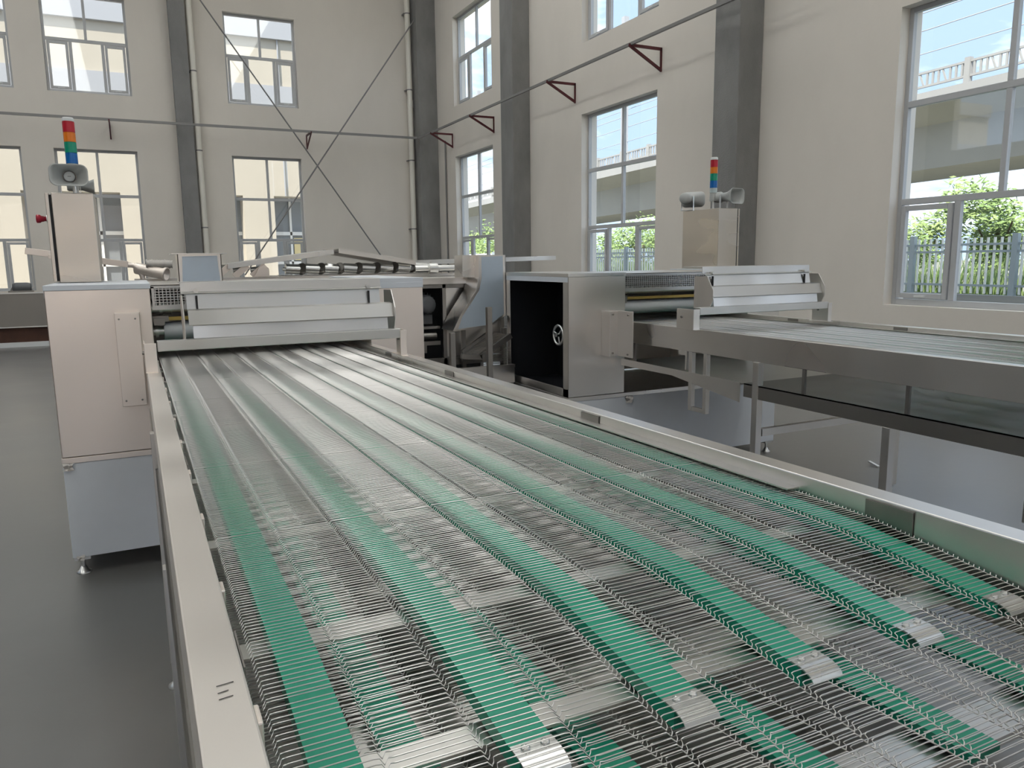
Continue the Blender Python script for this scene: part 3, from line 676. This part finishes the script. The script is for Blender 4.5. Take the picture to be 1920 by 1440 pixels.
t = thing('discharge_chute', 'bent stainless chute covered with blue film beside the drive unit', 'chute', (2.5, 5.6, 0))
F = [(2.454, 1.543), (2.688, 1.541), (2.688, 1.063), (2.545, .975), (2.222, .953), (2.279, 1.059), (2.426, 1.264), (2.451, 1.368)]
yF = 5.25
S_ = yF/5.6
F = [(x*S_, (z-1.5)*S_+1.5) for x, z in F]
MB().prism(F, 1, yF, yF+.004).prism(F, 1, yF+.236, yF+.24).build('side_plate', STEEL, t)
FI = [(2.475, 1.528), (2.660, 1.532), (2.665, 1.07), (2.54, .99), (2.265, .968), (2.30, 1.06), (2.45, 1.262), (2.474, 1.36)]
FI = [(x*S_, (z-1.5)*S_+1.5) for x, z in FI]
MB().prism(FI, 1, yF-.0025, yF).build('film_panel', FILMD, t)
lf = MB()
for k in (3, 4, 5, 6, 7):
    a, b = F[k], F[(k+1) % 8]
    lf.bar((a[0], yF+.12, a[1]), (b[0], yF+.12, b[1]), .236, .004, (-1, 0, .2) if k > 3 else (0, 0, 1))
lf.build('back_plate', STEEL, t)
rf = MB(); a, b = F[1], F[2]; rf.box(a[0]-.004, a[0], yF, yF+.236, b[1], a[1]); rf.build('front_plate', STEEL, t)
MB().box(F[0][0]-.10, F[0][0], yF+.08, yF+.24, 1.375, 1.54).build('inlet_box', STEEL, t)
for x in (2.25, 2.60): MB().box(x-.015, x+.015, yF+.20, yF+.23, 0, .97).build('support_leg', DSTEEL, t)

t = thing('incline_conveyor', 'dark inclined wire conveyor under the blue-filmed chute', 'conveyor', (2.4, 5.2, 0))
MB().bar((2.08, 5.1, .815), (2.24, 5.1, .80), .03, .035).bar((2.23, 5.1, .80), (2.48, 5.1, .947), .03, .04).build('side_rail', DSTEEL, t)
MB().bar((2.23, 5.44, .80), (2.48, 5.44, .947), .03, .04).build('side_rail', DSTEEL, t)
w_ = MB()
for k in range(34):
    s_ = k/33; x = 2.22+.27*s_; z = .785+.159*s_; w_.cyl((x, 5.12, z), (x, 5.43, z), .003, 5)
for k in range(15):
    z = .74+.0095*k; xa = 2.26+(z-.74)*1.65; w_.cyl((xa, 5.13, z), (2.49, 5.13, z), .0022, 5)
w_.build('wire_mesh', STEEL, t)
MB().box(1.90, 2.49, 5.06, 5.09, .60, .73).box(2.0, 2.49, 5.05, 5.09, .715, .735).build('lower_frame', STEEL, t)
for x in (2.0, 2.45): MB().box(x, x+.03, 5.06, 5.09, 0, .60).build('leg', DSTEEL, t)
MB().box(2.0, 2.49, 5.12, 5.45, .56, .60).build('catch_tray', DARK, t)
for x, z, lab in ((1.815, 1.235, 'taller square steel post standing behind the foreground rail'), (1.585, 1.10, 'shorter square steel post standing behind the foreground rail')):
    tt = thing('steel_post', lab, 'post', (x, 4.0, 0)); MB().box(x-.015, x+.015, 4.0, 4.03, .006, z).build('tube', DSTEEL, tt, bevel=.002)
    MB().box(x-.05, x+.05, 3.965, 4.065, 0, .006).build('base_plate', DSTEEL, tt)

# trough far left
t = thing('steel_trough', 'long dull steel trough on brown timber near the back wall, far left', 'trough', (-3, 17.3, 0))
MB().box(-5.5, -1.15, 16.9, 16.92, .38, 1.0).box(-5.5, -1.15, 17.6, 17.62, .38, 1.0).box(-1.17, -1.15, 16.92, 17.6, .38, 1.0).box(-5.5, -1.15, 16.92, 17.6, .38, .40).build('tank', DSTEEL, t, bevel=.004)
MB().box(-5.5, -1.13, 16.87, 16.91, .995, 1.02).box(-5.5, -1.13, 16.87, 16.91, .365, .385).build('rim', STEELB, t)
tag(MB().box(-5.5, -1.2, 16.93, 17.55, .09, .36).build('timber_base', WOOD), 'dark brown timber base under the far steel trough', 'timber')
for k, x in enumerate((-5.0, -3.2, -1.6)):
    pass
tag(MB().box(-5.5, -1.2, 16.9, 17.6, 0, .09).build('plinth_board', WHITEP), 'white board on the floor under the brown timber', 'board')
t = thing('gear_motor', 'rounded grey motor sitting on top of the far steel trough', 'motor', (-1.9, 16.95, 1.02))
MB().lathe((-2.05, 17.0, 1.11), (1, 0, 0), [(0, 0), (0, .07), (.05, .09), (.24, .09), (.30, .07), (.30, 0)], 20).build('motor_body', MOTOR, t)
MB().bar((-2.12, 17.0, 1.035), (-1.72, 17.0, 1.035), .16, .03).build('foot_plate', DSTEEL, t)
for x in (-2.08, -1.74): MB().cyl((x, 16.98, 1.05), (x+(.06 if x < -1.9 else -.06), 16.98, 1.17), .015, 8).build('bracket_arm', DSTEEL, t)

# small scrap on the floor at the right
tag(MB().bar((4.68, 3.62, .006), (4.70, 3.72, .02), .02, .008).build('paper_scrap', WHITEP), 'small white scrap lying on the floor right of the conveyor legs', 'scrap')

# ------------------------------------------------------------------ outside, back: building opposite
struct(MB().box(-60, 8.8, 21.9, 80, -.3, -.1).build('ground_back', mat('yard_paving', (.45, .44, .42), .9)))
t = thing('factory_building', 'sunlit cream factory building seen through the back windows', 'building', (0, 30.5, -.1))
MB().box(-30, 7.9, 30, 31, 3.95, 10.1).build('upper_wall', FACADE, t)
MB().box(-30, 7.9, 31, 42, -.1, 9.6).build('rear_block', FACADE, t)
MB().box(-30, 7.9, 29.85, 30, 9.45, 10.15).build('parapet_band', FGREY, t)
MB().box(-30, 7.9, 29.9, 30, 7.15, 7.85).build('string_course', FGREY, t)
MB().box(-30, 7.9, 30.9, 31, -.1, 3.95).build('recessed_wall', FGLASS, t)
for k in range(9):
    x = -28.2+k*4.0
    pr = MB().box(x, x+1.1, 30, 30.9, -.1, 3.95).build('pier', FACADE, t)
    w = MB()
    w.box(x+1.1, x+4, 30.80, 30.88, 2.55, 2.68).box(x+1.1, x+4, 30.80, 30.88, 1.45, 1.55)
    for q in (1.8, 2.55, 3.3): w.box(x+q-.04, x+q+.04, 30.80, 30.88, -.1, 3.95)
    w.build('mullions', FWHITE, t)
    MB().box(x+1.9, x+3.1, 30.84, 30.89, 1.60, 2.45).build('yellow_board', FYEL, t)
    MB().box(x+1.5, x+1.54, 29.93, 30, 3.95, 9.45).build('rain_pipe', FGREY, t)

WARMREFL = mat('warm_reflector_tan', (.50, .43, .365), .9)  # tan for the unseen surfaces added to warm the steel
struct(MB().box(-60, 40, -60, YF-.4, -.3, -.02).build('ground_added_reflector', WARMREFL))  # unseen ground, added for its warm reflection through the door
struct(MB().box(-30, 20, -24, -23.6, -.02, 6.5).build('wall_added_reflector', WARMREFL))  # unseen block, added to hide sky at the door and reflect warm light
# ------------------------------------------------------------------ outside, right: fence, trees, viaduct
struct(MB().box(8.9, 120, -40, 120, .3, .55).build('ground_right', GRASS))
FX = 14.0
tag_f = thing('picket_fence', 'white picket fence with grey posts outside the right windows', 'fence', (FX, 15, .55))
MB().box(FX-.12, FX+.12, 2, 40, .55, .76).build('kerb', BRIDGE, tag_f)
for k in range(19):
    y = 2.38+2.0*k
    MB().box(FX-.05, FX+.05, y-.05, y+.05, .55, 1.86).build('post', FPOST, tag_f)
    pk = MB()
    for j in range(1, 16):
        yy = y+2.0*j/16; pk.box(FX-.016, FX+.016, yy-.016, yy+.016, .78, 1.80)
    pk.build('pickets', FENCEM, tag_f)
for z in (.93, 1.55, 1.68): MB().box(FX-.02, FX+.02, 2, 40.4, z-.02, z+.02).build('cross_rail', FPOST, tag_f)
def tree(label, x, y, h, r, n=1500, leaf=.09, seed=1, cat='tree', nm='leafy_tree'):
    rn = random.Random(seed); t = thing(nm, label, cat, (x, y, .55), 'trees beyond the picket fence')
    tk = MB(); tk.tube([(x, y, .55), (x+.05, y+.03, .55+h*.35), (x-.05, y, .55+h*.7)], .05, 7)
    for k in range(6):
        a = rn.uniform(0, 2*PI); tk.tube([(x, y, .55+h*.3), (x+math.cos(a)*r*.5, y+math.sin(a)*r*.5, .55+h*rn.uniform(.5, .8))], .018, 5)
    tk.build('trunk', BARK, t)
    cr = MB(); bl = [(rn.uniform(-.6, .6)*r, rn.uniform(-.6, .6)*r, h*rn.uniform(.25, .92), r*rn.uniform(.28, .5)) for k in range(16)]
    for k in range(n):
        bx, by, bz, br = rn.choice(bl)
        d = Vector((rn.gauss(0, 1), rn.gauss(0, 1), rn.gauss(0, 1))).normalized()*br*rn.uniform(.5, 1.05)
        c = Vector((x+bx, y+by, .55+bz))+d
        u = Vector((rn.gauss(0, 1), rn.gauss(0, 1), rn.gauss(0, .6))).normalized(); w = u.orthogonal().normalized()
        L_ = leaf*rn.uniform(.6, 1.3); b = len(cr.v)
        cr.v += [tuple(c-u*L_), tuple(c+w*L_*.35), tuple(c+u*L_), tuple(c-w*L_*.35)]; cr.face([b, b+1, b+2, b+3])
    cr.build('crown', LEAF, t)
tree('wide leafy tree behind the fence at the right edge', 17.2, 10.7, 2.35, 1.35, 3200, seed=1)
tree('leafy tree behind the fence left of the widest one', 18.2, 13.4, 2.0, 1.0, 1800, seed=2)
tree('broad leafy tree seen low in the middle window', 17.5, 24.3, 2.25, 1.7, 3200, seed=3)
tree('leafy tree left of the broad one in the middle window', 18.0, 27.6, 2.0, 1.3, 2000, seed=4)
tree('distant leafy tree in the window near the far corner', 22, 46, 3.2, 2.4, 2200, leaf=.14, seed=5)
tree('distant leafy tree left of the other in the far corner window', 23, 52, 2.6, 2.2, 2000, leaf=.14, seed=6)
gr = MB(); rn = random.Random(11)
for k in range(5200):
    x = FX+rn.uniform(.3, 2.6); y = rn.uniform(4, 34); h = rn.uniform(.4, 1.05); a = rn.uniform(0, 2*PI); w = .03; b = len(gr.v)
    dx, dy = math.cos(a)*.25*h, math.sin(a)*.25*h
    gr.v += [(x-w, y, .55), (x+w, y, .55), (x+dx*.5+w, y+dy*.5+w, .55+h*.6), (x+dx, y+dy, .55+h)]; gr.face([b, b+1, b+2, b+3])
tag(gr.build('tall_grass', LEAF), 'tall green crop leaves growing behind the white fence', 'grass', kind='stuff')

t = thing('viaduct', 'concrete railway viaduct crossing behind the trees', 'viaduct', (27, 30, .55))
VX = 24.0
def vz(y): return -.022*(y-16)
dk = MB(); Y0, Y1 = -10, 95
def vprism(poly):
    b = len(dk.v); n = len(poly)
    for y in (Y0, Y1):
        for x, z in poly: dk.v.append((x, y, z+vz(y)))
    dk.face([b+k for k in range(n)][::-1]); dk.face([b+n+k for k in range(n)])
    for k in range(n):
        j = (k+1) % n; dk.face([b+k, b+j, b+n+j, b+n+k])
vprism([(VX, 6.85), (VX, 6.45), (VX+1.6, 6.05), (VX+1.9, 4.6), (VX+5.6, 4.6), (VX+5.9, 6.05), (VX+7.5, 6.45), (VX+7.5, 6.85)])
dk.build('deck', BRIDGE, t)
pr = MB()
for k in range(3):
    y = -2+34*k; pr = MB().box(VX+2.2, VX+5.3, y, y+2.2, .55, 4.65+vz(y)); pr.build('pier', BRIDGE, t)
rl = MB()
for z in (7.06, 7.50):
    b = MB(); rl.bar((VX+.12, Y0, z+vz(Y0)), (VX+.12, Y1, z+vz(Y1)), .08, .07)
y = 2.0
while y < 70:
    rl.box(VX+.03, VX+.21, y-.09, y+.09, 6.85+vz(y), 7.62+vz(y))
    for q in range(1, 12):
        yy = y+2.4*q/12
        if q in (4, 8): rl.bar((VX+.12, yy-.07, 7.1+vz(yy)), (VX+.12, yy+.07, 7.46+vz(yy)), .05, .05)
        else: rl.box(VX+.09, VX+.15, yy-.03, yy+.03, 7.06+vz(yy), 7.50+vz(yy))
    y += 2.4
rl.build('railing', BRIDGE, t)
for k, (y, lab) in enumerate(((19.2, 'grey catenary mast behind the largest window'), (37, 'grey catenary mast seen in the middle window'), (57, 'grey catenary mast seen in the far corner window'))):
    m_ = thing('catenary_mast', lab, 'mast', (25.2, y, 6.85+vz(y)), 'masts on the viaduct')
    MB().box(25.05, 25.35, y-.15, y+.15, 6.85+vz(y), 14.5).build('pole', FGREY, m_)
    MB().bar((25.2, y, 11.2), (27.2, y, 11.9), .06, .06).bar((25.2, y, 12.2), (27.2, y, 11.9), .05, .05).bar((25.2, y, 10.6), (27.0, y, 11.2), .05, .05).build('bracket_arm', FGREY, m_)
for k, (x, z, r_) in enumerate(((25.4, 9.3, .02), (25.4, 9.9, .02), (26.4, 10.6, .02), (26.4, 11.4, .025), (27.2, 11.9, .02), (25.3, 8.5, .018), (27.4, 12.8, .02))):
    tag(MB().cyl((x, -5, z+.5), (x, 90, z-1.9), r_, 5).build('overhead_wire', FGREY), ['lowest overhead wire but one above the viaduct railing', 'second overhead wire up above the viaduct railing', 'middle overhead wire above the viaduct', 'thick overhead wire above the viaduct', 'upper overhead wire above the viaduct', 'lowest overhead wire just above the viaduct railing', 'topmost overhead wire above the viaduct'][k], 'wire', 'overhead wires above the viaduct')
